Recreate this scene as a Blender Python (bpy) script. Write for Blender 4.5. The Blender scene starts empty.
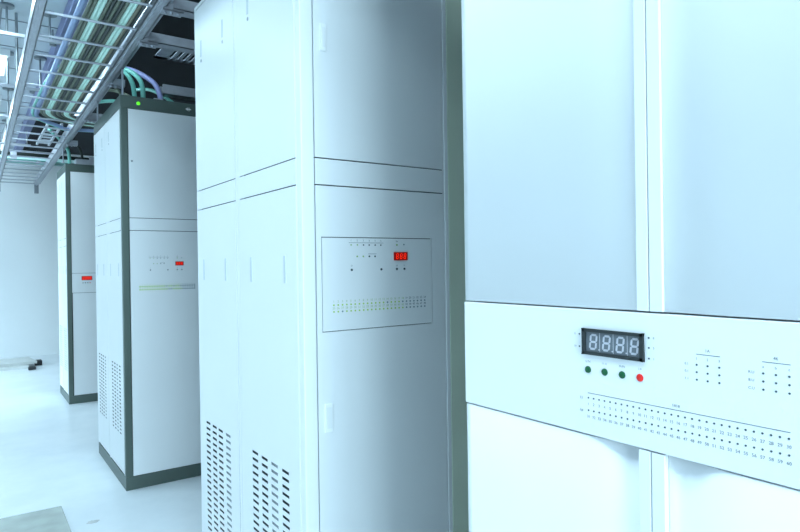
import bpy, bmesh, math, random
from mathutils import Vector, Matrix
random.seed(7)
scene = bpy.context.scene
COL = scene.collection

# ------------------------------------------------------------------ camera
YAW, PITCH, ROLL, FPX = 0.6145, -0.0031, -0.0142, 611.32
cam_data = bpy.data.cameras.new('camera')
cam_data.sensor_width = 36.0
cam_data.lens = FPX * 36.0 / 800.0
cam_data.clip_start = 0.02
cam = bpy.data.objects.new('camera', cam_data)
COL.objects.link(cam)
f = Vector((math.sin(YAW) * math.cos(PITCH), math.cos(YAW) * math.cos(PITCH), math.sin(PITCH)))
r0 = Vector((math.cos(YAW), -math.sin(YAW), 0))
u0 = r0.cross(f)
rr = r0 * math.cos(ROLL) + u0 * math.sin(ROLL)
uu = -r0 * math.sin(ROLL) + u0 * math.cos(ROLL)
cam.matrix_world = Matrix(((rr.x, uu.x, -f.x, 0), (rr.y, uu.y, -f.y, 0), (rr.z, uu.z, -f.z, 1.27), (0, 0, 0, 1)))
scene.camera = cam

# ------------------------------------------------------------------ world, light, exposure
TINT = (0.60, 0.85, 1.0)
world = bpy.data.worlds.new('daylight')
scene.world = world
world.use_nodes = True
bg = world.node_tree.nodes['Background']
bg.inputs[0].default_value = (*TINT, 1)
bg.inputs[1].default_value = 0.4

def area(name, loc, rot, sx, sy, power, col=TINT):
    l = bpy.data.lights.new(name, 'AREA')
    l.shape = 'RECTANGLE'
    l.size, l.size_y = sx, sy
    l.energy = power
    l.color = col
    o = bpy.data.objects.new(name, l)
    COL.objects.link(o)
    o.location = loc
    o.rotation_euler = rot
    return o

WIN_Y = (-1.2, 1.2, 3.6, 6.0, 8.4)          # centres of the windows in the left wall
XL, XR, YN, YF, ZC = -2.8, 2.1, -2.8, 10.4, 3.0
for y in WIN_Y:                              # daylight lamps outside unseen windows; last one narrowed to grade the back wall
    pw = {-1.2: 1, 1.2: 2, 3.6: 10, 6.0: 22, 8.4: 95}[y]
    area('window_daylight', (XL - 0.35, y, 1.45), (0, -math.pi / 2 + (.25 if y < 8 else .55), 0), 1.7, 1.9, pw).data.spread = math.radians(180 if y < 8 else 95)
area('added_rear_fill', (-0.05, YN - 0.35, 1.8), (math.pi / 2 - .06, 0, 0), 2.0, 1.7, 235)  # fill light added behind the camera to brighten the cabinet end faces
LIGHT_Y = (-1.1, 0.55, 2.2, 3.85, 5.68, 7.2, 9.3)

vs = scene.view_settings
scene.display_settings.display_device = 'sRGB'
vs.view_transform = 'Standard'
vs.look = 'None'
vs.exposure = 0.0
vs.gamma = 1.0
vs.use_curve_mapping = False

# ------------------------------------------------------------------ materials
MAT = {}
def mat(name, col, rough=0.5, metal=0.0, emit=None, estr=0.0, noise=0.0, nscale=6.0, bump=0.0, bscale=200.0, coat=0.0):
    m = bpy.data.materials.new(name)
    m.use_nodes = True
    nt = m.node_tree
    b = nt.nodes['Principled BSDF']
    b.inputs['Base Color'].default_value = (*col, 1)
    b.inputs['Roughness'].default_value = rough
    b.inputs['Metallic'].default_value = metal
    b.inputs['Coat Weight'].default_value = coat
    tc = nt.nodes.new('ShaderNodeTexCoord')
    if noise > 0:
        n = nt.nodes.new('ShaderNodeTexNoise')
        n.inputs['Scale'].default_value = nscale
        n.inputs['Detail'].default_value = 5
        nt.links.new(tc.outputs['Object'], n.inputs['Vector'])
        r = nt.nodes.new('ShaderNodeValToRGB')
        r.color_ramp.elements[0].position = 0.3
        r.color_ramp.elements[1].position = 0.7
        r.color_ramp.elements[0].color = (*[c * (1 - noise) for c in col], 1)
        r.color_ramp.elements[1].color = (*[min(1, c * (1 + noise * .4)) for c in col], 1)
        nt.links.new(n.outputs['Fac'], r.inputs['Fac'])
        nt.links.new(r.outputs['Color'], b.inputs['Base Color'])
    if bump > 0:
        n2 = nt.nodes.new('ShaderNodeTexNoise')
        n2.inputs['Scale'].default_value = bscale
        nt.links.new(tc.outputs['Object'], n2.inputs['Vector'])
        bp = nt.nodes.new('ShaderNodeBump')
        bp.inputs['Strength'].default_value = bump
        bp.inputs['Distance'].default_value = 0.002
        nt.links.new(n2.outputs['Fac'], bp.inputs['Height'])
        nt.links.new(bp.outputs['Normal'], b.inputs['Normal'])
    if emit:
        b.inputs['Emission Color'].default_value = (*emit, 1)
        b.inputs['Emission Strength'].default_value = estr
    MAT[name] = m
    return m

mat('white_paint', (0.80, 0.82, 0.83), 0.38, noise=0.015, nscale=3, bump=0.05, bscale=900)
mat('sage_trim', (0.64, 0.72, 0.58), 0.5, noise=0.05, nscale=4)
mat('olive_trim', (0.095, 0.13, 0.115), 0.38, metal=0.3, noise=0.05, nscale=4)
mat('dark_gap', (0.015, 0.02, 0.022), 0.8)
mat('vent_backing', (0.03, 0.04, 0.045), 0.8)
mat('pale_interior_strip', (0.30, 0.33, 0.35), 0.8)
mat('latch_grey', (0.58, 0.62, 0.63), 0.5)
mat('latch_white', (0.86, 0.88, 0.88), 0.3)
mat('lock_metal', (0.35, 0.37, 0.38), 0.35, metal=0.6)
mat('bezel_black', (0.018, 0.024, 0.025), 0.35)
mat('screen_grey', (0.13, 0.15, 0.17), 0.25)
mat('segment_grey', (0.50, 0.50, 0.55), 0.4)
mat('button_green', (0.0, 0.085, 0.025), 0.35)
mat('button_red', (0.75, 0.012, 0.006), 0.35)
mat('led_dark', (0.06, 0.09, 0.10), 0.4)
mat('print_grey', (0.15, 0.19, 0.21), 0.7)
mat('print_dark', (0.10, 0.14, 0.16), 0.7)
mat('print_green', (0.36, 0.50, 0.22), 0.7)
mat('led_soft', (0.20, 0.27, 0.30), 0.5)
mat('led_green', (0.36, 0.50, 0.12), 0.4, emit=(0.4, 0.8, 0.1), estr=0.12)
mat('lamp_green', (0.10, 0.70, 0.02), 0.3, emit=(0.15, 1.0, 0.02), estr=0.8)
mat('red_screen', (0.12, 0.0, 0.0), 0.3, emit=(0.6, 0.0, 0.0), estr=0.2)
mat('red_segment', (0.9, 0.02, 0.01), 0.3, emit=(1.0, 0.03, 0.01), estr=1.1)
mat('galvanised', (0.46, 0.48, 0.53), 0.35, metal=0.55, noise=0.12, nscale=25)
mat('galvanised_dark', (0.22, 0.24, 0.27), 0.45, metal=0.5, noise=0.15, nscale=25)
mat('rod_steel', (0.25, 0.28, 0.30), 0.4, metal=0.6)
mat('cable_mint', (0.72, 1.0, 0.88), 0.6)
mat('cable_teal', (0.22, 0.62, 0.52), 0.4)
mat('cable_olive', (0.15, 0.18, 0.13), 0.5)
mat('cable_black', (0.03, 0.04, 0.035), 0.5)
mat('cable_brown', (0.20, 0.19, 0.13), 0.5)
mat('cable_purple', (0.32, 0.34, 0.62), 0.45)
mat('cable_blue', (0.28, 0.38, 0.60), 0.45)
mat('rail_teal', (0.50, 0.72, 0.70), 0.4)
mat('duct_purple', (0.26, 0.29, 0.50), 0.5, noise=0.1, nscale=5)
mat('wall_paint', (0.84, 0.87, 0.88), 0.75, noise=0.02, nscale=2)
mat('wall_painted_shade', (0.02, 0.025, 0.028), 0.9)
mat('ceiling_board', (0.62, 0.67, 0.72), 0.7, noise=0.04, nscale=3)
mat('ceiling_painted_shade', (0.018, 0.02, 0.024), 0.9)
mat('steel_plate', (0.58, 0.62, 0.57), 0.2, metal=0.3, noise=0.15, nscale=9)
mat('board_pale', (0.66, 0.68, 0.66), 0.6, noise=0.08, nscale=12)
mat('black_foam', (0.03, 0.035, 0.04), 0.8)
mat('dust_brown', (0.62, 0.63, 0.62), 0.9, noise=0.2, nscale=30)
mat('lamp_panel', (0.95, 0.98, 1.0), 0.4, emit=(0.78, 0.97, 1.0), estr=1.6)
mat('frame_white', (0.75, 0.78, 0.8), 0.5)

def glass_mat():
    m = bpy.data.materials.new('window_glass')
    m.use_nodes = True
    nt = m.node_tree
    nt.nodes.clear()
    out = nt.nodes.new('ShaderNodeOutputMaterial')
    mix = nt.nodes.new('ShaderNodeMixShader')
    tr = nt.nodes.new('ShaderNodeBsdfTransparent')
    gl = nt.nodes.new('ShaderNodeBsdfGlossy')
    gl.inputs['Roughness'].default_value = 0.02
    mix.inputs[0].default_value = 0.06
    nt.links.new(tr.outputs[0], mix.inputs[1])
    nt.links.new(gl.outputs[0], mix.inputs[2])
    nt.links.new(mix.outputs[0], out.inputs[0])
    MAT['window_glass'] = m
glass_mat()

def floor_mat():
    m = bpy.data.materials.new('floor_resin')
    m.use_nodes = True
    nt = m.node_tree
    b = nt.nodes['Principled BSDF']
    tc = nt.nodes.new('ShaderNodeTexCoord')
    n = nt.nodes.new('ShaderNodeTexNoise')
    n.inputs['Scale'].default_value = 2.2
    n.inputs['Detail'].default_value = 8
    n.inputs['Roughness'].default_value = 0.65
    nt.links.new(tc.outputs['Object'], n.inputs['Vector'])
    r = nt.nodes.new('ShaderNodeValToRGB')
    r.color_ramp.elements[0].position = 0.32
    r.color_ramp.elements[1].position = 0.62
    r.color_ramp.elements[0].color = (0.72, 0.77, 0.80, 1)
    r.color_ramp.elements[1].color = (0.82, 0.86, 0.88, 1)
    nt.links.new(n.outputs['Fac'], r.inputs['Fac'])
    nt.links.new(r.outputs['Color'], b.inputs['Base Color'])
    r2 = nt.nodes.new('ShaderNodeMapRange')
    r2.inputs[3].default_value = 0.22
    r2.inputs[4].default_value = 0.42
    nt.links.new(n.outputs['Fac'], r2.inputs[0])
    nt.links.new(r2.outputs[0], b.inputs['Roughness'])
    MAT['floor_resin'] = m
floor_mat()

# ------------------------------------------------------------------ helpers
def add_box(bm, x0, x1, y0, y1, z0, z1):
    v = [bm.verts.new(p) for p in ((x0, y0, z0), (x1, y0, z0), (x1, y1, z0), (x0, y1, z0),
                                   (x0, y0, z1), (x1, y0, z1), (x1, y1, z1), (x0, y1, z1))]
    for q in ((0, 3, 2, 1), (4, 5, 6, 7), (0, 1, 5, 4), (1, 2, 6, 5), (2, 3, 7, 6), (3, 0, 4, 7)):
        bm.faces.new([v[i] for i in q])

def obj(name, bm, m, parent=None, bevel=0.0, smooth=False, weld=True):
    me = bpy.data.meshes.new(name)
    if weld:
        bmesh.ops.remove_doubles(bm, verts=bm.verts, dist=1e-6)
    bmesh.ops.recalc_face_normals(bm, faces=bm.faces)
    bm.to_mesh(me)
    bm.free()
    me.materials.append(MAT[m])
    if smooth:
        for p in me.polygons:
            p.use_smooth = True
    o = bpy.data.objects.new(name, me)
    COL.objects.link(o)
    if parent:
        o.parent = parent
    if bevel > 0:
        md = o.modifiers.new('bevel', 'BEVEL')
        md.width = bevel
        md.segments = 3
        md.limit_method = 'ANGLE'
        md.harden_normals = False
    return o

def box(name, b, m, parent=None, bevel=0.0):
    bm = bmesh.new()
    add_box(bm, *b)
    return obj(name, bm, m, parent, bevel)

def add_tube(bm, pts, rad, n=8, caps=True):
    pts = [Vector(p) for p in pts]
    rings = []
    up = None
    for i, p in enumerate(pts):
        if i == 0: t = pts[1] - p
        elif i == len(pts) - 1: t = p - pts[i - 1]
        else: t = (pts[i + 1] - pts[i - 1])
        t.normalize()
        if up is None:
            up = Vector((0, 0, 1)) if abs(t.z) < 0.9 else Vector((1, 0, 0))
        a = t.cross(up).normalized()
        b = a.cross(t).normalized()
        up = b
        rings.append([bm.verts.new(p + (a * math.cos(2 * math.pi * k / n) + b * math.sin(2 * math.pi * k / n)) * rad) for k in range(n)])
    for r1, r2 in zip(rings, rings[1:]):
        for k in range(n):
            bm.faces.new((r1[k], r1[(k + 1) % n], r2[(k + 1) % n], r2[k]))
    if caps:
        bm.faces.new(rings[0])
        bm.faces.new(rings[-1])

def spline(pts, seg=8):
    pts = [Vector(p) for p in pts]
    P = [pts[0] * 2 - pts[1]] + pts + [pts[-1] * 2 - pts[-2]]
    out = []
    for i in range(1, len(P) - 2):
        for s in range(seg):
            t = s / seg
            a, b, c, d = P[i - 1], P[i], P[i + 1], P[i + 2]
            out.append(0.5 * ((2 * b) + (c - a) * t + (2 * a - 5 * b + 4 * c - d) * t * t + (3 * b - a - 3 * c + d) * t ** 3))
    out.append(pts[-1])
    return out

def disc(bm, c, axis, rad, h, n=16):
    c = Vector(c)
    add_tube(bm, [c, c + Vector(axis) * h], rad, n)

def dome(bm, c, axis, rad, h, n=20):
    c = Vector(c); ax = Vector(axis)
    a = Vector((0, 0, 1)); b = ax.cross(a)
    rings = []
    for (rf, hf) in ((1, 0), (1, .35), (.9, .7), (.6, .92)):
        rings.append([bm.verts.new(c + ax * h * hf + (a * math.cos(2 * math.pi * k / n) + b * math.sin(2 * math.pi * k / n)) * rad * rf) for k in range(n)])
    tip = bm.verts.new(c + ax * h)
    for r1, r2 in zip(rings, rings[1:]):
        for k in range(n):
            bm.faces.new((r1[k], r1[(k + 1) % n], r2[(k + 1) % n], r2[k]))
    for k in range(n):
        bm.faces.new((rings[-1][k], rings[-1][(k + 1) % n], tip))
    bm.faces.new(rings[0])

def thing(name, label, cat, loc=(0, 0, 0), group=None):
    o = bpy.data.objects.new(name, None)
    COL.objects.link(o)
    o.location = loc
    o.empty_display_size = 0.1
    tag(o, label, cat, group)
    return o

def tag(o, label, cat, group=None):
    o['label'] = label
    o['category'] = cat
    if group:
        o['group'] = group
    return o

def struct(o):
    o['kind'] = 'structure'
    return o

def copy_tree(o, parent=None):
    c = o.copy()
    COL.objects.link(c)
    c.parent = parent
    for ch in list(o.children):
        copy_tree(ch, c)
    return c

def text_bm(bm, items, face):
    """items: (text, a, z, size); face 'aisle' looks towards -X (a is y), face 'front' looks towards -Y (a is x)"""
    for (s, a, z, size, plane) in items:
        cu = bpy.data.curves.new('lettering', 'FONT')
        cu.body = s
        cu.size = size
        cu.align_x = 'CENTER'
        cu.align_y = 'CENTER'
        cu.resolution_u = 2
        to = bpy.data.objects.new('lettering', cu)
        COL.objects.link(to)
        dg = bpy.context.evaluated_depsgraph_get()
        me = bpy.data.meshes.new_from_object(to.evaluated_get(dg))
        if face == 'aisle':
            M = Matrix(((0, 0, -1, plane), (-1, 0, 0, a), (0, 1, 0, z), (0, 0, 0, 1)))
        else:
            M = Matrix(((1, 0, 0, a), (0, 0, -1, plane), (0, 1, 0, z), (0, 0, 0, 1)))
        me.transform(M)
        bm.from_mesh(me)
        bpy.data.objects.remove(to)
        bpy.data.curves.remove(cu)
        bpy.data.meshes.remove(me)

def lettering(name, items, face, m, parent):
    bm = bmesh.new()
    text_bm(bm, items, face)
    me = bpy.data.meshes.new(name)
    bm.to_mesh(me); bm.free()
    me.materials.append(MAT[m])
    o = bpy.data.objects.new(name, me)
    COL.objects.link(o)
    o.parent = parent
    return o

def holed_sheet(bm, plane, y0, y1, z0, z1, holes, t=0.0015):
    """sheet in a plane x=const with rectangular openings"""
    ys = sorted({y0, y1} | {round(h[0], 5) for h in holes} | {round(h[1], 5) for h in holes})
    zs = sorted({z0, z1} | {round(h[2], 5) for h in holes} | {round(h[3], 5) for h in holes})
    inside = lambda y, z: any(h[0] < y < h[1] and h[2] < z < h[3] for h in holes)
    V = {}
    def v(k, i, j):
        if (k, i, j) not in V:
            V[(k, i, j)] = bm.verts.new((plane + k * t, ys[i], zs[j]))
        return V[(k, i, j)]
    solid = {}
    for i in range(len(ys) - 1):
        for j in range(len(zs) - 1):
            solid[(i, j)] = not inside((ys[i] + ys[i + 1]) / 2, (zs[j] + zs[j + 1]) / 2)
    for (i, j), s in solid.items():
        if not s: continue
        bm.faces.new((v(0, i, j), v(0, i, j + 1), v(0, i + 1, j + 1), v(0, i + 1, j)))
        bm.faces.new((v(1, i, j), v(1, i + 1, j), v(1, i + 1, j + 1), v(1, i, j + 1)))
        for (di, dj, a, b) in ((-1, 0, (i, j), (i, j + 1)), (1, 0, (i + 1, j), (i + 1, j + 1)), (0, -1, (i, j), (i + 1, j)), (0, 1, (i, j + 1), (i + 1, j + 1))):
            if not solid.get((i + di, j + dj), False):
                bm.faces.new((v(0, *a), v(0, *b), v(1, *b), v(1, *a)))

# ------------------------------------------------------------------ room
def room():
    struct(box('floor', (XL - .1, XR + .1, YN - .1, YF + .1, -0.12, 0), 'floor_resin'))
    struct(box('ceiling', (XL - .1, 0.66, YN - .1, YF + .1, ZC, ZC + .1), 'ceiling_board'))
    struct(box('ceiling_shade_slab', (0.66, XR + .1, YN - .1, YF + .1, ZC, ZC + .1), 'ceiling_painted_shade'))  # ceiling slab; near-black colour stands in for the unlit plenum
    struct(box('wall_back', (XL - .1, XR + .1, YF, YF + .12, 0, ZC), 'wall_paint'))
    bm = bmesh.new()
    fx0, fx1, fz0, fz1 = -1.4, 1.3, .8, 2.7
    for b in ((XL - .1, fx0, 0, ZC), (fx1, XR + .1, 0, ZC), (fx0, fx1, 0, fz0), (fx0, fx1, fz1, ZC)):
        add_box(bm, b[0], b[1], YN - .12, YN, b[2], b[3])
    struct(obj('wall_front', bm, 'wall_paint', weld=False))
    bm = bmesh.new()
    for b in ((fx0, fx1, fz0, fz0 + .05), (fx0, fx1, fz1 - .05, fz1), (fx0, fx0 + .05, fz0, fz1), (fx1 - .05, fx1, fz0, fz1), (-.08, -.02, fz0, fz1)):
        add_box(bm, b[0], b[1], YN - .09, YN - .03, b[2], b[3])
    wo = struct(obj('window_6', bm, 'frame_white', weld=False))  # unseen window, added as the opening for the rear fill light
    box('window_pane', (fx0, fx1, YN - .062, YN - .058, fz0, fz1), 'window_glass', wo)
    struct(box('wall_right', (XR, XR + .12, YN, YF, 0, ZC), 'wall_painted_shade'))  # near-black colour puts the darkness behind the cabinets into the wall
    # left wall with five window openings
    bm = bmesh.new()
    w, z0, z1 = 0.95, 0.55, 2.35
    add_box(bm, XL - .15, XL, YN, YF, 0, z0)
    add_box(bm, XL - .15, XL, YN, YF, z1, ZC)
    edges = [YN]
    for y in WIN_Y: edges += [y - w, y + w]
    edges.append(YF)
    for a, b in zip(edges[::2], edges[1::2]):
        add_box(bm, XL - .15, XL, a, b, z0, z1)
    struct(obj('wall_left', bm, 'wall_paint'))
    for i, y in enumerate(WIN_Y):
        bm = bmesh.new()
        t = 0.05
        X0, X1 = XL - .09, XL - .03
        add_box(bm, X0, X1, y - w, y + w, z0, z0 + t)
        add_box(bm, X0, X1, y - w, y + w, z1 - t, z1)
        add_box(bm, X0, X1, y - w, y - w + t, z0, z1)
        add_box(bm, X0, X1, y + w - t, y + w, z0, z1)
        add_box(bm, X0, X1, y - t / 2, y + t / 2, z0, z1)
        wo = struct(obj('window_%d' % (i + 1), bm, 'frame_white'))
        box('window_pane', (XL - .062, XL - .058, y - w, y + w, z0, z1), 'window_glass', wo)
    # seams of the ceiling boards
    bm = bmesh.new()
    for y in [YN + .6 * k for k in range(22)]:
        add_box(bm, XL, 0.66, y - .006, y + .006, ZC - .004, ZC + .001)
    for x in (-2.2, -1.6, -1.0, -.4, .2):
        add_box(bm, x - .006, x + .006, YN, YF, ZC - .004, ZC + .001)
    struct(obj('trim_2', bm, 'galvanised_dark', weld=False))
room()

# ------------------------------------------------------------------ rectifier cabinets
XA = 0.7157            # plane of the aisle faces
CW, CD, CH = 0.895, 0.60, 2.257

def latch(name, parent, y, z0, z1, keyhole=None):
    o = box(name, (XA - .0035, XA, y - .007, y + .007, z0, z1), 'latch_grey', parent, .001)
    if keyhole:
        bm = bmesh.new()
        disc(bm, (XA - .003, y, keyhole), (1, 0, 0), .006, .004)
        obj('lock', bm, 'lock_metal', o)
    return o

def aisle_side(root, y0, trim_z=(0.085, 2.18)):
    """doors on the aisle face, cabinet spanning y0..y0+CW"""
    S = lambda y: y - 1.456 + y0
    d = XA - .002
    zb, zt = trim_z
    for near, (a, b, cols) in enumerate(((S(1.488), S(1.898), (1.58, 1.655, 1.727, 1.80)), (S(1.938), S(2.345), (2.04, 2.116, 2.181, 2.251)))):
        # lower door with slots
        holes = []
        for c in cols:
            for k in range(19):
                z = .695 - k * .0217
                holes.append((S(c) - .0235, S(c) + .0235, z - .0045, z + .0045))
        bm = bmesh.new()
        holed_sheet(bm, d, a, b, zb + .003, 1.483, holes)
        dr = obj('lower_door', bm, 'white_paint', root)
        box('vent_backing', (d + .006, d + .008, a + .02, b - .02, .28, .73), 'vent_backing', dr)
        fc = cols[1] if near == 0 else cols[0]
        box('pale_interior_strip', (d + .0035, d + .005, S(fc) - .03, S(fc) + .03, .285, .72), 'pale_interior_strip', dr)  # paler strip added in place of the light interior seen through these slots
        for ly in ((a + .075, b - .09) if near == 0 else (a + .10, b - .075)):
            latch('door_latch', dr, ly, 1.222, 1.298)
        box('door_band', (d, d + .0015, a, b, 1.486, 1.555), 'white_paint', root)
        bm = bmesh.new()
        holed_sheet(bm, d, a, b, 1.558, zt - .003, [])
        du = obj('upper_door', bm, 'white_paint', root)
        for ly in ((b - .09,) if near == 0 else (a + .10, b - .075)):
            latch('door_latch', du, ly, 2.048, 2.108, 2.033)

def display_panel(root, y0, gap=True):
    """display of the end face, built on the plane y = y0"""
    p = y0 - .0015
    g = 0 if gap else .0028
    pn = box('display_panel', (.7737 - g, 1.1452 + g, p, p + .006, 1.0917 - g, 1.3442 + g), 'white_paint', root)
    dp = box('digital_display', (1.006, 1.054, p - .004, p, 1.281, 1.305), 'red_screen', pn, .001)
    bm = bmesh.new()
    for k in range(3):
        seven_segment(bm, 'front', 1.0165 + k * .0135, 1.293, .0085, .016, .0018, p - .0046)
    obj('digits', bm, 'red_segment', dp)
    def led(x, z, m='led_soft', r=.0023):
        bm = bmesh.new()
        disc(bm, (x, p - .0012, z), (0, 1, 0), r, .0015, 10)
        obj('led', bm, m, pn)
    for x in (.864, .884, .904, .923, .943, .962): led(x, 1.325, 'print_green' if x < .9 else 'led_dark', .0022)
    led(1.018, 1.326, 'print_green', .003); led(1.043, 1.327)
    for x in (.883, .903, .923, .942): led(x, 1.293, 'print_green' if x < .91 else 'led_dark', .0026)
    for x in (.865, .963, 1.017, 1.044): led(x, 1.256, 'led_dark', .0035)
    for r, z in enumerate((1.161, 1.143)):
        for k in range(24):
            led(.807 + k * (.310 / 23), z, 'led_green' if k < 18 and random.random() < .93 - .2 * (k > 9) else 'led_soft', .0025 if gap else .0045)
    it = []
    for k in range(24):
        x = .807 + k * (.310 / 23)
        it.append((str(k + 1), x, 1.1705, .0085, p - .0004))
        it.append((str(k + 25), x, 1.1522, .0085, p - .0004))
    lettering('channel_numbers', it[:36], 'front', 'print_green', pn)
    lettering('channel_numbers', it[36:], 'front', 'print_dark', pn)
    it = [('1', .864, 1.337, .007, p - .0004)] + [(str(k + 2), .884 + .0197 * k, 1.337, .007, p - .0004) for k in range(5)]
    it += [('IN', 1.018, 1.336, .007, p - .0004), ('11', 1.044, 1.266, .007, p - .0004), ('10', 1.017, 1.266, .007, p - .0004), ('U', .865, 1.267, .007, p - .0004)]
    for q in it:
        lettering('printed_label', [q], 'front', 'print_dark', pn)
    bm = bmesh.new()
    add_box(bm, .857, .971, p - .0004, p, 1.3305, 1.3315)
    add_box(bm, .920, .947, p - .0004, p, 1.2995, 1.3005)
    obj('panel_line', bm, 'print_dark', pn)
    return pn

SEG = {'a': (0, 1), 'g': (0, 0), 'd': (0, -1)}
def seven_segment(bm, face, c, z, w, h, t, plane, slant=.12):
    """all seven segments of one digit; c = centre along the panel"""
    hw, hh = w / 2 - t / 2, h / 2 - t / 2
    def P(u, v):
        u = u + slant * v
        if face == 'aisle': return (plane, c - u, z + v)
        return (c + u, plane, z + v)
    def quad(pts):
        bm.faces.new([bm.verts.new(P(*q)) for q in pts])
    g = t * .12
    for v in (-hh, 0, hh):
        quad([(-hw + g, v), (-hw + t / 2, v - t / 2), (hw - t / 2, v - t / 2), (hw - g, v), (hw - t / 2, v + t / 2), (-hw + t / 2, v + t / 2)])
    for u in (-hw, hw):
        for s in (-1, 1):
            a, b = (g, hh - g) if s > 0 else (-hh + g, -g)
            quad([(u, a), (u + t / 2, a + t / 2), (u + t / 2, b - t / 2), (u, b), (u - t / 2, b - t / 2), (u - t / 2, a + t / 2)])

def framed_latch(parent, x0, x1, z0, z1, y):
    o = box('door_latch', (x0, x1, y - .004, y, z0, z1), 'latch_white', parent, .0012)
    box('latch_recess', (x0 + .005, x1 - .003, y - .0046, y - .0038, z0 + .010, z1 - .010), 'white_paint', o)
    return o

def cabinet(label, y0, posts='olive', kind='bay'):
    root = thing('rectifier_cabinet', label, 'cabinet', (XA, y0, 0), 'tall white equipment cabinets in the row')
    kids_before = set(bpy.data.objects)
    x0, x1 = XA, XA + CD
    y1 = y0 + CW
    # dark core seen in the gaps
    box('core', (x0 + .014, x1 - .012, y0 + .012, y1 - .006, .02, CH - .02), 'dark_gap', root)
    side = 'olive_trim' if posts == 'olive' else 'white_paint'
    PT = 2.185 if posts == 'olive' else 2.244
    # end face: posts
    box('corner_post', (x0, x0 + .038, y0, y0 + .030, 0.075, PT), side, root, .003)
    if posts == 'olive':
        box('corner_post', (1.190, x1, y0, y0 + .030, 0.075, PT), 'olive_trim', root, .003)
    else:
        box('side_strip', (1.1995, 1.214, y0, y0 + .02, 0.075, PT), 'white_paint', root, .002)
        box('corner_post', (1.214, x1, y0, y0 + .030, 0.075, PT), 'sage_trim', root, .003)
    box('corner_post', (x0, x0 + .03, y1 - .012, y1, 0.075, PT), 'white_paint', root, .001)
    # top cap and plinth
    bm = bmesh.new()
    add_box(bm, x0, x1, y0, y1, PT, CH)
    cap = obj('top_cap', bm, 'olive_trim' if posts == 'olive' else 'white_paint', root, .002)
    bm = bmesh.new()
    add_box(bm, x0, x1, y0, y1, 0.0, .075)
    obj('plinth', bm, 'olive_trim', root, .002)
    # aisle face: end lips and the centre stile
    box('door_stile', (x0 - .0015, x0 + .012, y0 + .030, y0 + .0305, .08, PT - .005), 'white_paint', root)
    box('door_stile', (x0 - .001, x0 + .014, y0 + .444, y0 + .459, .08, PT - .005), 'white_paint', root)
    box('door_stile', (x0 - .001, x0 + .014, y0 + .461, y0 + .480, .08, PT - .005), 'white_paint', root)
    aisle_side(root, y0, (.085, PT - .005))
    # end face panels
    p = y0 + .0015
    R = 1.1965 if posts != 'olive' else 1.187
    L = x0 + .0405
    if kind == 'bay':
        up = box('upper_panel', (L, R, p, p + .008, 1.559, PT - .003), 'white_paint', root)
        box('panel_band', (L, R, p, p + .008, 1.487, 1.5555), 'white_paint', root)
        bm = bmesh.new()
        for b in ((L, R, 1.3465, 1.4835), (L, R, .078, 1.0895), (L, .7715, 1.0895, 1.3465), (1.1475, R, 1.0895, 1.3465)):
            add_box(bm, b[0], b[1], p, p + .008, b[2], b[3])
        lp = obj('lower_panel', bm, 'white_paint', root)
        display_panel(root, y0 + .003, posts != 'olive')
        if posts != 'olive':
            framed_latch(up, .7765, .794, 1.845, 1.918, p)
            framed_latch(lp, .7745, .798, .821, .898, p)
        else:
            bm = bmesh.new()
            disc(bm, (.773, p - .002, 1.883), (0, 1, 0), .006, .003)
            obj('lock', bm, 'lock_metal', up)
            box('latch_plate', (.765, .781, p - .002, p, 1.825, 1.868), 'white_paint', up, .001)
    else:
        box('upper_panel', (L, R, p, p + .008, 1.228, PT - .003), 'white_paint', root)
        pn = box('display_panel', (L, R, p - .003, p + .008, 1.043, 1.2255), 'white_paint', root)
        dp = box('digital_display', (.836, .926, p - .008, p - .003, 1.160, 1.199), 'red_screen', pn, .001)
        bm = bmesh.new()
        for k in range(4):
            seven_segment(bm, 'front', .851 + k * .0202, 1.1795, .015, .029, .0038, p - .0086)
        obj('digits', bm, 'red_segment', dp)
        for k, x in enumerate((.848, .868, .888, .908)):
            bm = bmesh.new()
            disc(bm, (x, p - .006, 1.135), (0, 1, 0), .0045, .003, 10)
            obj('button', bm, 'button_green' if k < 3 else 'button_red', pn)
        lw = box('lower_panel', (L + .004, R, p + .003, p + .008, .078, 1.040), 'white_paint', root)
        box('panel_lip', (L + .004, L + .010, p - .001, p + .008, .078, 1.040), 'white_paint', lw)
    for o in set(bpy.data.objects) - kids_before:
        if o.parent == root:
            o.matrix_parent_inverse = Matrix.Translation((-XA, -y0, 0))
    return root

cb = cabinet('nearer cabinet with light corner post, red display and twin vented doors beside the close-up cabinet', 1.456, 'white')
cc = cabinet('olive-framed white cabinet with a green lamp on its top edge, in the middle distance', 3.746, 'olive')
cd_ = cabinet('farthest narrow-looking olive-framed cabinet with a large red display, closest to the back wall', 6.44, 'olive', 'far')
cd_.location = (XA + .036, 6.465, 0)
cd_.scale = (1, .76, 1)
# small marks on the top edge of the middle cabinet
bm = bmesh.new(); dome(bm, (.812, 3.746, 2.218), (0, -1, 0), .010, .010)
o = obj('green_lamp', bm, 'lamp_green', cc); o.matrix_parent_inverse = Matrix.Translation((-XA, -3.746, 0)); o['label'] = 'glowing green lamp'
bm = bmesh.new()
add_box(bm, 1.086, 1.112, 3.7445, 3.746, 2.219, 2.225)
v = [bm.verts.new(q) for q in ((1.078, 3.7445, 2.222), (1.092, 3.7445, 2.233), (1.092, 3.7445, 2.211))]
bm.faces.new(v)
add_box(bm, 1.098, 1.102, 3.7445, 3.746, 2.211, 2.233)
o = obj('maker_mark', bm, 'latch_white', cc); o.matrix_parent_inverse = Matrix.Translation((-XA, -3.746, 0))
o = box('top_hinge', (.90, .95, 3.744, 3.80, 2.257, 2.262), 'galvanised', cc); o.matrix_parent_inverse = Matrix.Translation((-XA, -3.746, 0))

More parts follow.
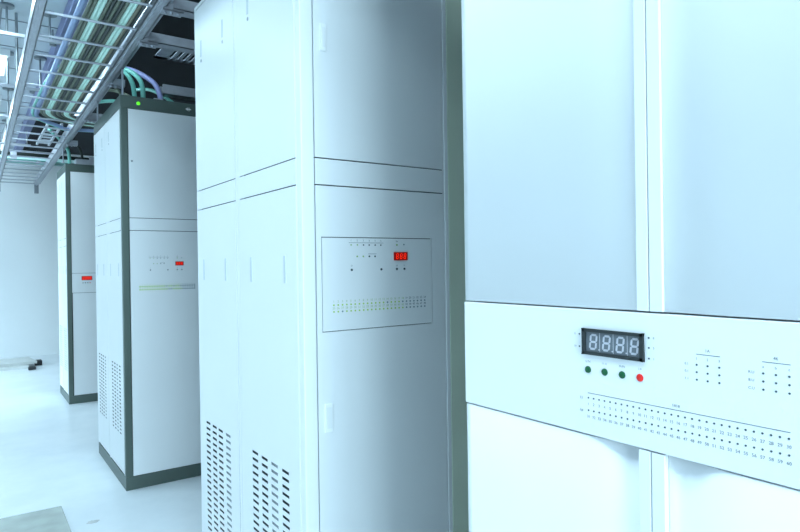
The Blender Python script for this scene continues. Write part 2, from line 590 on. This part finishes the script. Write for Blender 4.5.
# ------------------------------------------------------------------ close-up cabinet
def closeup():
    XN = 0.7244
    y0, y1 = 0.10, 0.829
    root = thing('control_cabinet', 'close-up white cabinet with a four-digit black display, three green buttons and one red', 'cabinet', (XN, y0, 0))
    before = set(bpy.data.objects)
    box('core', (XN + .034, XN + .59, y0 + .012, y1 - .012, .02, CH - .02), 'dark_gap', root)
    box('side_panel', (XN + .034, XN + .60, y1 - .012, y1 - .002, .075, 2.185), 'olive_trim', root, .002)
    box('side_panel', (XN + .004, XN + .60, y0 - .01, y0 + .002, .075, 2.185), 'white_paint', root, .002)
    box('top_cap', (XN, XN + .60, y0 - .01, y1, 2.185, CH), 'olive_trim', root, .002)
    box('plinth', (XN, XN + .60, y0 - .01, y1, 0, .075), 'olive_trim', root, .002)
    # door sheets, dished where they meet the centre stile
    def door(ya, yb, za, zb, stile_side, name, amp):
        bm = bmesh.new()
        ny, nz = 60, 2
        grid = []
        for i in range(ny + 1):
            t = i / ny
            t = t ** 2 if stile_side < 0 else 1 - (1 - t) ** 2
            y = ya + (yb - ya) * t
            dist = (y - ya) if stile_side < 0 else (yb - y)
            dep = amp * math.exp(-((dist - .020) / .034) ** 2)
            grid.append([bm.verts.new((XN + .0018 + dep, y, z)) for z in (za, zb)])
        for i in range(ny):
            bm.faces.new((grid[i][0], grid[i][1], grid[i + 1][1], grid[i + 1][0]))
        back = [bm.verts.new((XN + .03, y, z)) for y in (ya, yb) for z in (za, zb)]
        bm.faces.new([g[0] for g in grid] + [back[2], back[0]])
        bm.faces.new([g[1] for g in grid] + [back[3], back[1]])
        bm.faces.new((grid[0][0], grid[0][1], back[1], back[0]))
        bm.faces.new((grid[-1][0], grid[-1][1], back[3], back[2]))
        o = obj(name, bm, 'white_paint', root, smooth=False)
        for p in o.data.polygons:
            if len(p.vertices) == 4 and abs(p.normal.x) > .5: p.use_smooth = True
        return o
    for za, zb, n in ((1.2035, 2.182, 'upper_door'), (.078, 1.0195, 'lower_door')):
        door(.4840, y1 - .002, za, zb, -1, n, .0025 if n[0] == 'u' else .010)
        door(y0 + .002, .4455, za, zb, 1, n, .005 if n[0] == 'u' else .011)
        box('door_stile', (XN + .001, XN + .028, .446, .4648, za, zb), 'white_paint', root, .0012)
        box('door_stile', (XN + .001, XN + .028, .4662, .4835, za, zb), 'white_paint', root, .0012)
    pn = box('display_panel', (XN, XN + .03, y0, y1, 1.0215, 1.2012), 'white_paint', root, .0018)
    X = XN
    # display
    bm = bmesh.new()
    a, b, c, d = .472, .570, 1.137, 1.174
    add_box(bm, X - .004, X, a, b, d - .0045, d)
    add_box(bm, X - .004, X, a, b, c, c + .0048)
    add_box(bm, X - .004, X, a, a + .0055, c, d)
    add_box(bm, X - .004, X, b - .0055, b, c, d)
    dp = obj('digital_display', bm, 'bezel_black', pn, .0005)
    box('screen', (X - .0008, X, a + .004, b - .004, c + .003, d - .003), 'screen_grey', dp)
    bm = bmesh.new()
    for y in (.5518, .5300, .5080, .4862):
        seven_segment(bm, 'aisle', y, 1.1556, .0128, .0228, .0030, X - .0011)
        disc(bm, (X - .0013, y - .0096, 1.1452), (1, 0, 0), .0011, .0004, 10)
    obj('digits', bm, 'segment_grey', dp)
    bm = bmesh.new()
    for y in (.5410, .5190, .4970):
        add_box(bm, X - .0012, X - .0006, y - .0003, y + .0003, c + .005, d - .005)
    obj('divider', bm, 'segment_grey', dp)
    # buttons
    for i, y in enumerate((.562, .534, .506, .479)):
        bm = bmesh.new()
        dome(bm, (X, y, 1.115), (-1, 0, 0), .0051, .0022)
        o = obj('button', bm, 'button_red' if i == 3 else 'button_green', pn, smooth=True)
        o['label'] = 'red button' if i == 3 else 'green button'
    def led(y, z, r=.00125):
        bm = bmesh.new()
        disc(bm, (X - .0005, y, z), (1, 0, 0), r, .0008, 10)
        obj('led', bm, 'led_dark', pn)
    pl = X - .0003
    it_small, it_num = [], []
    for z in (1.165, 1.147): led(.5765, z)
    for z in (1.169, 1.156, 1.142): led(.4655, z)
    it_small += [('11', .584, 1.165, .0042, pl), ('10', .584, 1.147, .0042, pl), ('8', .4585, 1.169, .0042, pl), ('5', .4585, 1.156, .0042, pl), ('1', .4585, 1.142, .0042, pl)]
    it_small += [('U.T4', .562, 1.1265, .0042, pl), ('11.11', .534, 1.1265, .0042, pl), ('RUN', .506, 1.1265, .0042, pl), ('1.0', .479, 1.1265, .0042, pl)]
    # two rows of thirty lamps
    for k in range(30):
        y = .562 - k * (.2625 / 29)
        led(y, 1.0745); led(y, 1.0565)
        it_num.append((str(k + 1), y, 1.0655, .0054, pl))
        it_num.append((str(k + 31), y, 1.0475, .0054, pl))
    lettering('lamp_numbers', it_num, 'aisle', 'print_grey', pn)
    it_small += [('11', .5745, 1.073, .0058, pl), ('1#', .5745, 1.055, .0058, pl), ('1#1#', .429, 1.087, .0050, pl)]
    for (ys, hdr, cols, rows) in (((.4015, .388, .374), '1A', '123', ('0.1', '0.1', '1.1')), ((.325, .3118, .2983), '46', 'abc', ('R.U', 'B.U', 'C.U'))):
        it_small.append((hdr, ys[1], 1.160, .0052, pl))
        for y, c_ in zip(ys, cols):
            it_small.append((c_, y, 1.1495, .0044, pl))
            for z in (1.142, 1.133, 1.1238): led(y, z)
        for z, r_ in zip((1.142, 1.133, 1.1238), rows):
            it_small.append((r_, ys[0] + .0128, z, .0044, pl))
    for it in it_small:
        lettering('printed_label', [it], 'aisle', 'print_grey', pn)
    bm = bmesh.new()
    for (ya, yb, z) in ((.298, .563, 1.0815), (.373, .402, 1.155), (.297, .326, 1.155)):
        add_box(bm, pl, X + .0002, ya, yb, z - .00035, z + .00035)
    obj('panel_line', bm, 'print_dark', pn)
    for o in set(bpy.data.objects) - before:
        if o.parent == root:
            o.matrix_parent_inverse = Matrix.Translation((-XN, -y0, 0))
closeup()

# ------------------------------------------------------------------ cable ladder over the cabinets
ZL = 2.41
def channel(bm, x, y0, y1, z, w=.05, h=.075, lip=.014, t=.004):
    """a C rail running along y, open upwards"""
    add_box(bm, x - w / 2, x + w / 2, y0, y1, z, z + t)
    add_box(bm, x - w / 2, x - w / 2 + t, y0, y1, z, z + h)
    add_box(bm, x + w / 2 - t, x + w / 2, y0, y1, z, z + h)
    add_box(bm, x - w / 2, x - w / 2 + lip, y0, y1, z + h - t, z + h)
    add_box(bm, x + w / 2 - lip, x + w / 2, y0, y1, z + h - t, z + h)

lad = thing('cable_ladder', 'long steel cable ladder running above the cabinet row, carrying the thick cable bundle', 'cable tray', (.48, 3.0, ZL))
bm = bmesh.new(); channel(bm, .700, -1.5, 9.62, ZL); add_box(bm, .690, .710, -1.5, 9.62, ZL - .006, ZL)
add_box(bm, .735, .747, -1.5, 9.62, ZL + .02, ZL + .055)
obj('side_rail', bm, 'galvanised', lad, weld=False)
bm = bmesh.new(); channel(bm, .268, -1.5, 9.62, ZL, .042, .06); add_box(bm, .262, .274, -1.5, 9.62, ZL - .006, ZL)
obj('side_rail', bm, 'galvanised', lad, weld=False)
ys = []
y = 3.15 - .321 * 3
while y < 9.6:
    ys.append(y); y += .321
for y in ys:
    bm = bmesh.new(); add_tube(bm, [(.27, y, ZL + .014), (.69, y, ZL + .014)], .0068, 8)
    obj('rung', bm, 'galvanised', lad)
for x in (.70, .264):
    box('end_bracket', (x - .025, x + .025, 9.60, 9.64, ZL - .11, ZL + .06), 'galvanised_dark', lad, .002)
for o in lad.children:
    o.matrix_parent_inverse = Matrix.Translation((-.48, -3.0, -ZL))
lad.rotation_euler = (0, 0, -.010)
# bolted brackets on the outer rail
for y in (2.80, 3.27, 4.12, 5.2, 6.3):
    bm = bmesh.new()
    add_box(bm, .71, .80, y - .03, y + .03, ZL - .012, ZL - .006)
    add_box(bm, .71, .80, y - .03, y - .024, ZL - .012, ZL + .03)
    for k in range(3):
        disc(bm, (.725 + k * .027, y, ZL - .02), (0, 0, 1), .008, .012, 8)
    o = obj('bracket', bm, 'galvanised', lad, weld=False)
    o.matrix_parent_inverse = Matrix.Translation((-.48, -3.0, -ZL))

# cross channels reaching over the cabinet tops
def xchan(y, x0, x1, z, w, h, label, m='galvanised', cat='support channel'):
    bm = bmesh.new()
    add_box(bm, x0, x1, y - w / 2, y + w / 2, z, z + .004)
    add_box(bm, x0, x1, y - w / 2, y - w / 2 + .004, z, z + h)
    add_box(bm, x0, x1, y + w / 2 - .004, y + w / 2, z, z + h)
    return tag(obj('support_channel', bm, m, weld=False), label, cat, 'steel channels crossing above the cabinets')
xchan(2.80, .752, XR, ZL - .002, .07, .05, 'highest steel cross channel, meeting the right rail nearest the camera')
xchan(3.27, .752, XR, ZL - .002, .07, .05, 'steel cross channel just above the slotted grille plate')
xchan(3.98, 1.0, XR, ZL - .06, .07, .06, 'steel cross channel low behind the cables entering the middle cabinet')
xchan(5.2, .752, XR, ZL - .002, .07, .05, 'steel cross channel between the middle and farthest cabinets')

# slotted grille plate
bm = bmesh.new()
gx0, gy0, gy1, gz = .88, 3.40, 3.66, 2.47
add_box(bm, gx0, 1.9, gy0, gy0 + .04, gz, gz + .006)
add_box(bm, gx0, 1.9, gy1 - .04, gy1, gz, gz + .006)
add_box(bm, gx0, gx0 + .07, gy0, gy1, gz, gz + .006)
x = gx0 + .07
while x < 1.88:
    add_box(bm, x + .018, x + .036, gy0, gy1, gz, gz + .006); x += .036
tag(obj('air_grille', bm, 'galvanised', weld=False), 'slotted metal grille plate beside the left edge of the nearer cabinet top', 'grille')

# uprights from the cabinet tops to the ladder
def upright(x, y, label):
    bm = bmesh.new()
    add_tube(bm, [(x, y, CH), (x, y, ZL)], .006, 8)
    disc(bm, (x, y, CH), (0, 0, 1), .016, .006, 12)
    tag(obj('support_rod', bm, 'galvanised'), label, 'rod', 'rods between cabinet tops and ladder')
upright(.735, 3.775, 'short steel rod on the near left top corner of the middle cabinet')
upright(.735, 4.60, 'short steel rod on the far left top corner of the middle cabinet')
upright(.735, 6.47, 'short steel rod on the near left top corner of the farthest cabinet')

# ------------------------------------------------------------------ the cable bundle on the ladder
ZB = ZL + .036
def run_cable(k, x, m, y_bend, r=.0095, z=ZB, label='', name='cable', xe=1.55):
    """runs along the ladder, then bends right towards the cabinets"""
    dx = .73 - x
    rad = .10 + dx
    yb = y_bend
    pts = [Vector((x, yy, z)) for yy in (-1.4, 0, 1.5, 3.0, 4.2, yb)]
    for j in range(1, 9):
        t = j / 8 * math.pi / 2
        pts.append(Vector((x + rad * (1 - math.cos(t)), yb + rad * math.sin(t), z)))
    ex = x + rad
    pts += [Vector((ex + .06, yb + rad, z + .0)), Vector((ex + .3, yb + rad, z + .02)), Vector((xe, yb + rad, z + .04))]
    bm = bmesh.new()
    add_tube(bm, pts, r, 8)
    o = obj(name, bm, m, smooth=True)
    return tag(o, label, 'cable', 'cables bundled along the ladder')
lanes = [('cable_olive', 'dark olive'), ('cable_olive', 'dark olive'), ('cable_mint', 'pale mint'), ('cable_mint', 'pale mint'), ('cable_olive', 'dark olive'), ('cable_black', 'black'),
         ('cable_olive', 'dark olive'), ('cable_black', 'black'), ('cable_olive', 'dark olive'), ('cable_mint', 'pale mint'), ('cable_mint', 'pale mint'), ('cable_brown', 'brownish'), ('cable_black', 'black')]
desc = ['dark olive cable at the outer left edge of the ladder bundle', 'dark olive cable just left of the left pale mint pair',
        'pale mint cable, left one of the left bright pair on the ladder', 'pale mint cable, right one of the left bright pair on the ladder',
        'olive cable just right of the left bright mint pair', 'black cable, left one of two between the mint pairs',
        'olive cable exactly between the two black cables amid the mint pairs', 'black cable, right one of two between the mint pairs',
        'olive cable just left of the right bright mint pair', 'pale mint cable, left one of the right bright pair on the ladder',
        'pale mint cable, right one of the right bright pair on the ladder', 'brownish cable just right of the right bright mint pair',
        'black cable at the outer right edge of the ladder bundle, along the rail']
for k, (m, _) in enumerate(lanes):
    x = .455 + k * .0172
    run_cable(k, x, m, 5.22, .0086 if m == 'cable_mint' else .0084, label=desc[k])
# pale blue and teal cables along the left flank of the bundle
for j, (xx, m, lb, r) in enumerate(((.425, 'cable_blue', 'thick pale blue cable along the left flank of the ladder bundle', .0135), (.402, 'cable_teal', 'teal cable outermost left where the bundle bends', .009))):
    y0_ = -1.4 if j == 0 else 4.35
    pts = [(xx if j == 0 else .445, y0_ - j * .25, ZB + (.0 if j == 0 else .028))] + ([(xx, 2, ZB), (xx, 4.2, ZB)] if j == 0 else [(.425, 4.4, ZB + .025), (.408, 4.7, ZB + .01)])
    pts += [(xx, 4.95, ZB), (xx, 5.25, ZB), (xx + .04, 5.50, ZB), (xx + .20, 5.68 + .02 * j, ZB - .01), (.75, 5.76 + j * .03, ZB - .01), (1.5, 5.80 + j * .03, ZB + .05)]
    bm = bmesh.new(); add_tube(bm, spline(pts), r, 8)
    tag(obj('cable', bm, m, smooth=True), lb, 'cable', 'cables bundled along the ladder')

# cables dropping into the middle cabinet
def drop(pts, r, m, label, name='cable'):
    bm = bmesh.new(); add_tube(bm, spline(pts), r, 10)
    tag(obj(name, bm, m, smooth=True), label, 'cable', 'cables entering the cabinet tops')
T = CH + .001
drop([(.62, 4.35, 2.52), (.70, 4.16, 2.515), (.785, 4.05, 2.49), (.835, 4.0, 2.40), (.845, 3.98, T)], .014, 'cable_teal', 'thick teal cable bending down into the middle cabinet, nearest its left corner')
drop([(.62, 4.42, 2.52), (.70, 4.20, 2.515), (.80, 4.03, 2.49), (.868, 3.93, 2.40), (.880, 3.92, T)], .014, 'cable_teal', 'thick teal cable entering the middle cabinet just right of its twin')
drop([(.62, 4.62, 2.53), (.72, 4.36, 2.545), (.83, 4.12, 2.52), (.94, 3.96, 2.42), (.975, 3.92, 2.33), (.98, 3.92, T)], .016, 'cable_purple', 'lavender cable arching down into the middle cabinet top')
drop([(.95, 4.5, 2.50), (.99, 4.2, 2.43), (1.05, 4.0, 2.33), (1.10, 3.93, T)], .011, 'cable_teal', 'thin teal cable slanting into the middle cabinet, right of the lavender one')
drop([(.66, 4.5, 2.50), (.74, 4.30, 2.46), (.79, 4.15, 2.38), (.80, 4.10, T)], .010, 'cable_olive', 'olive cable dropping behind the two thick teal cables')
drop([(.68, 4.7, 2.49), (.80, 4.45, 2.46), (.90, 4.3, 2.38), (.92, 4.25, T)], .010, 'cable_olive', 'olive cable dropping at the rear of the middle cabinet top')
drop([(.70, 4.9, 2.46), (.86, 4.6, 2.43), (1.0, 4.4, 2.34), (1.03, 4.38, T)], .012, 'cable_teal', 'teal cable dropping at the rear of the middle cabinet top')
# bundles above the farthest cabinet
drop([(.60, 6.2, 2.50), (.70, 6.5, 2.50), (.80, 6.68, 2.42), (.82, 6.72, T)], .016, 'cable_teal', 'teal cable bending into the farthest cabinet top')
drop([(.62, 6.1, 2.54), (.76, 6.45, 2.52), (.90, 6.62, 2.42), (.92, 6.66, T)], .012, 'cable_black', 'black cable bending into the farthest cabinet top')
tag(box('junction_box', (.84, .98, 6.48, 6.6, T, 2.31), 'galvanised', None, .003), 'small grey box standing on the farthest cabinet top', 'box')
tag(box('junction_box', (1.02, 1.08, 6.5, 6.6, T, 2.35), 'latch_white', None, .003), 'small white block standing on the farthest cabinet beside the grey box', 'box')

# ------------------------------------------------------------------ crossing ladder near the back wall
cl = thing('cable_ladder', 'crosswise cable ladder with teal cable near the back wall', 'cable tray', (.2, 8.1, 2.49))
for yy in (7.94, 8.26):
    box('side_rail', (-2.4, 1.6, yy - .012, yy + .012, 2.49, 2.522), 'rail_teal', cl, .002)
for k in range(12):
    x = -2.3 + k * .33
    box('rung', (x - .015, x + .015, 7.955, 8.245, 2.495, 2.51), 'galvanised', cl)
for x in (-.32, .42, 1.2):
    box('rail_clamp', (x - .03, x + .03, 7.92, 7.94, 2.485, 2.575), 'galvanised', cl, .002)
for o in cl.children:
    o.matrix_parent_inverse = Matrix.Translation((-.2, -8.1, -2.49))
for j, (m, lb) in enumerate((('cable_black', 'thick black cable on the crosswise ladder, its nearer side'), ('cable_black', 'black cable in the middle of the crosswise ladder'), ('cable_teal', 'teal cable on the crosswise ladder, its farther side'))):
    bm = bmesh.new(); add_tube(bm, [(-2.4, 8.0 + .09 * j, 2.543), (1.6, 8.0 + .09 * j, 2.543)], .032, 10)
    tag(obj('cable', bm, m, smooth=True), lb, 'cable', 'cables on the crosswise ladder')

# stub ladder below the bend, left of the farthest cabinet
st = thing('cable_ladder', 'short narrow ladder piece below the bend of the bundle, before the farthest cabinet', 'cable tray', (.6, 6.2, 2.42))
for xx in (.56, .66):
    box('side_rail', (xx - .008, xx + .008, 5.85, 6.9, 2.48, 2.50), 'galvanised', st)
for k in range(7):
    box('rung', (.56, .66, 5.9 + k * .15, 5.92 + k * .15, 2.484, 2.496), 'galvanised', st)
for o in st.children:
    o.matrix_parent_inverse = Matrix.Translation((-.6, -6.2, -2.42))

# ------------------------------------------------------------------ ceiling fittings
def strut(y, x0, x1, z, xs, label):
    t = thing('hanging_strut', label, 'ceiling strut', ((x0 + x1) / 2, y, z), 'struts hung from the ceiling on rods')
    before = set(bpy.data.objects)
    box('strut_bar', (x0, x1, y - .014, y + .014, z, z + .022), 'galvanised', t, .002)
    for x in xs:
        bm = bmesh.new(); add_tube(bm, [(x, y, z + .01), (x, y, ZC)], .007, 8)
        rd = obj('hanger_rod', bm, 'rod_steel', t)
        bm = bmesh.new(); disc(bm, (x, y, ZC - .016), (0, 0, 1), .045, .016, 16)
        a = obj('ceiling_plate', bm, 'rod_steel', t)
    for o in set(bpy.data.objects) - before:
        o.matrix_parent_inverse = Matrix.Translation((-(x0 + x1) / 2, -y, -z))
strut(4.73, -.6, .62, 2.80, (.225, .47), 'strut hung nearest the camera, left of the bright cable bundle')
strut(5.76, -.6, .62, 2.72, (.275, .50), 'strut hung from two rods, second from the camera')
strut(6.9, -.6, .62, 2.72, (.33, .55), 'strut hung from two rods, third from the camera')
strut(8.4, -.6, .62, 2.72, (.38, .58), 'strut hung from two rods nearest the back wall')
# long dropper rods at the far left
for (x, y, z0, lb) in ((.285, 4.85, 2.48, 'long thin ceiling rod at the left picture edge, right of the shorter one'),):
    bm = bmesh.new(); add_tube(bm, [(x, y, z0), (x, y, ZC)], .009, 8)
    tag(obj('hanger_rod', bm, 'rod_steel'), lb, 'rod')
# sprinkler
bm = bmesh.new()
add_tube(bm, [(.52, 5.05, 2.90), (.52, 5.05, ZC)], .006, 8)
disc(bm, (.52, 5.05, 2.885), (0, 0, 1), .022, .022, 16)
tag(obj('sprinkler_head', bm, 'rod_steel'), 'small round dark sprinkler head on the ceiling left of the cable bundle', 'sprinkler')

# ducts beside the ladder
bm = bmesh.new(); add_box(bm, .545, .625, -1.5, YF, 2.90, ZC - .001)
tag(obj('ceiling_duct', bm, 'duct_purple', bevel=.004), 'lavender duct running along the ceiling edge above the cable bundle', 'duct')

# ceiling lights
proto = None
for i, y in enumerate(LIGHT_Y):
    if proto is None:
        proto = thing('ceiling_light', '', 'ceiling light', (-.02, y, ZC), 'square ceiling lights')
        b = box('frame', (-.33, .29, -.0, .63, -.05, -.001), 'frame_white', proto)
        g = box('diffuser', (-.31, .27, .02, .61, -.054, -.049), 'lamp_panel', proto)
        t = proto
    else:
        t = copy_tree(proto)
    t.location = (0, y, ZC)
    area('ceiling_light_glow', (-.02, y + .31, ZC - .07), (0, 0, 0), .56, .56, 22 if y < 9 else 4)
    t['label'] = ['square ceiling light behind the camera', 'square ceiling light right above the camera', 'square ceiling light over the nearer cabinet aisle', 'square ceiling light above the aisle before the middle cabinet',
                  'brightest square ceiling light, high on the left picture edge', 'square ceiling light, second down along the left picture edge', 'small distant square ceiling light nearest the back wall'][i]
# linear lamp left of the ladder rail
ll = thing('tube_light', 'thin bright tube light running along the left rail of the cable ladder', 'tube light', (.40, 6.0, ZC))
a = box('housing', (.375, .425, 5.9, 10.2, ZC - .04, ZC - .001), 'frame_white', ll)
bm = bmesh.new(); add_tube(bm, [(.40, 5.92, ZC - .052), (.40, 10.18, ZC - .052)], .013, 10)
b = obj('tube', bm, 'lamp_panel', ll, smooth=True)
for o in (a, b):
    o.matrix_parent_inverse = Matrix.Translation((-.40, -6.0, -ZC))

# ------------------------------------------------------------------ things on the floor
tag(box('floor_plate', (-.22, .386, 3.09, 3.70, .0, .012), 'steel_plate', None, .003), 'grey steel plate lying on the floor at the lower left', 'plate')
o = box('floor_tile', (-.05, .62, 9.15, 9.75, 0, .035), 'board_pale', None, .003)
tag(o, 'pale floor tile at the bottom of the stack by the back wall', 'floor tile')
bm = bmesh.new(); add_box(bm, -.35, .35, -.25, .25, 0, .035)
o = obj('floor_tile', bm, 'board_pale', bevel=.003)
o.location = (.34, 9.5, .037); o.rotation_euler = (0, 0, .12)
tag(o, 'pale floor tile lying askew on top of the stack by the back wall', 'floor tile')
o = box('foam_block', (.70, .78, 9.35, 9.5, 0, .06), 'black_foam', None, .004)
tag(o, 'small black block on the floor beside the stacked tiles', 'block')
o = box('foam_block', (.60, .68, 8.98, 9.10, 0, .03), 'black_foam', None, .004)
tag(o, 'small black strip on the floor before the stacked tiles', 'block')
bm = bmesh.new()
n = 18
vs_ = [bm.verts.new((.492 + .03 * math.cos(2 * math.pi * k / n) * random.uniform(.7, 1.2), 3.396 + .022 * math.sin(2 * math.pi * k / n) * random.uniform(.7, 1.2), .0015)) for k in range(n)]
low = [bm.verts.new((v.co.x, v.co.y, 0)) for v in vs_]
bm.faces.new(vs_)
for k in range(n):
    bm.faces.new((vs_[k], vs_[(k + 1) % n], low[(k + 1) % n], low[k]))
tag(obj('dust_patch', bm, 'dust_brown'), 'small brownish scuff on the floor between steel plate and middle cabinet', 'dirt')
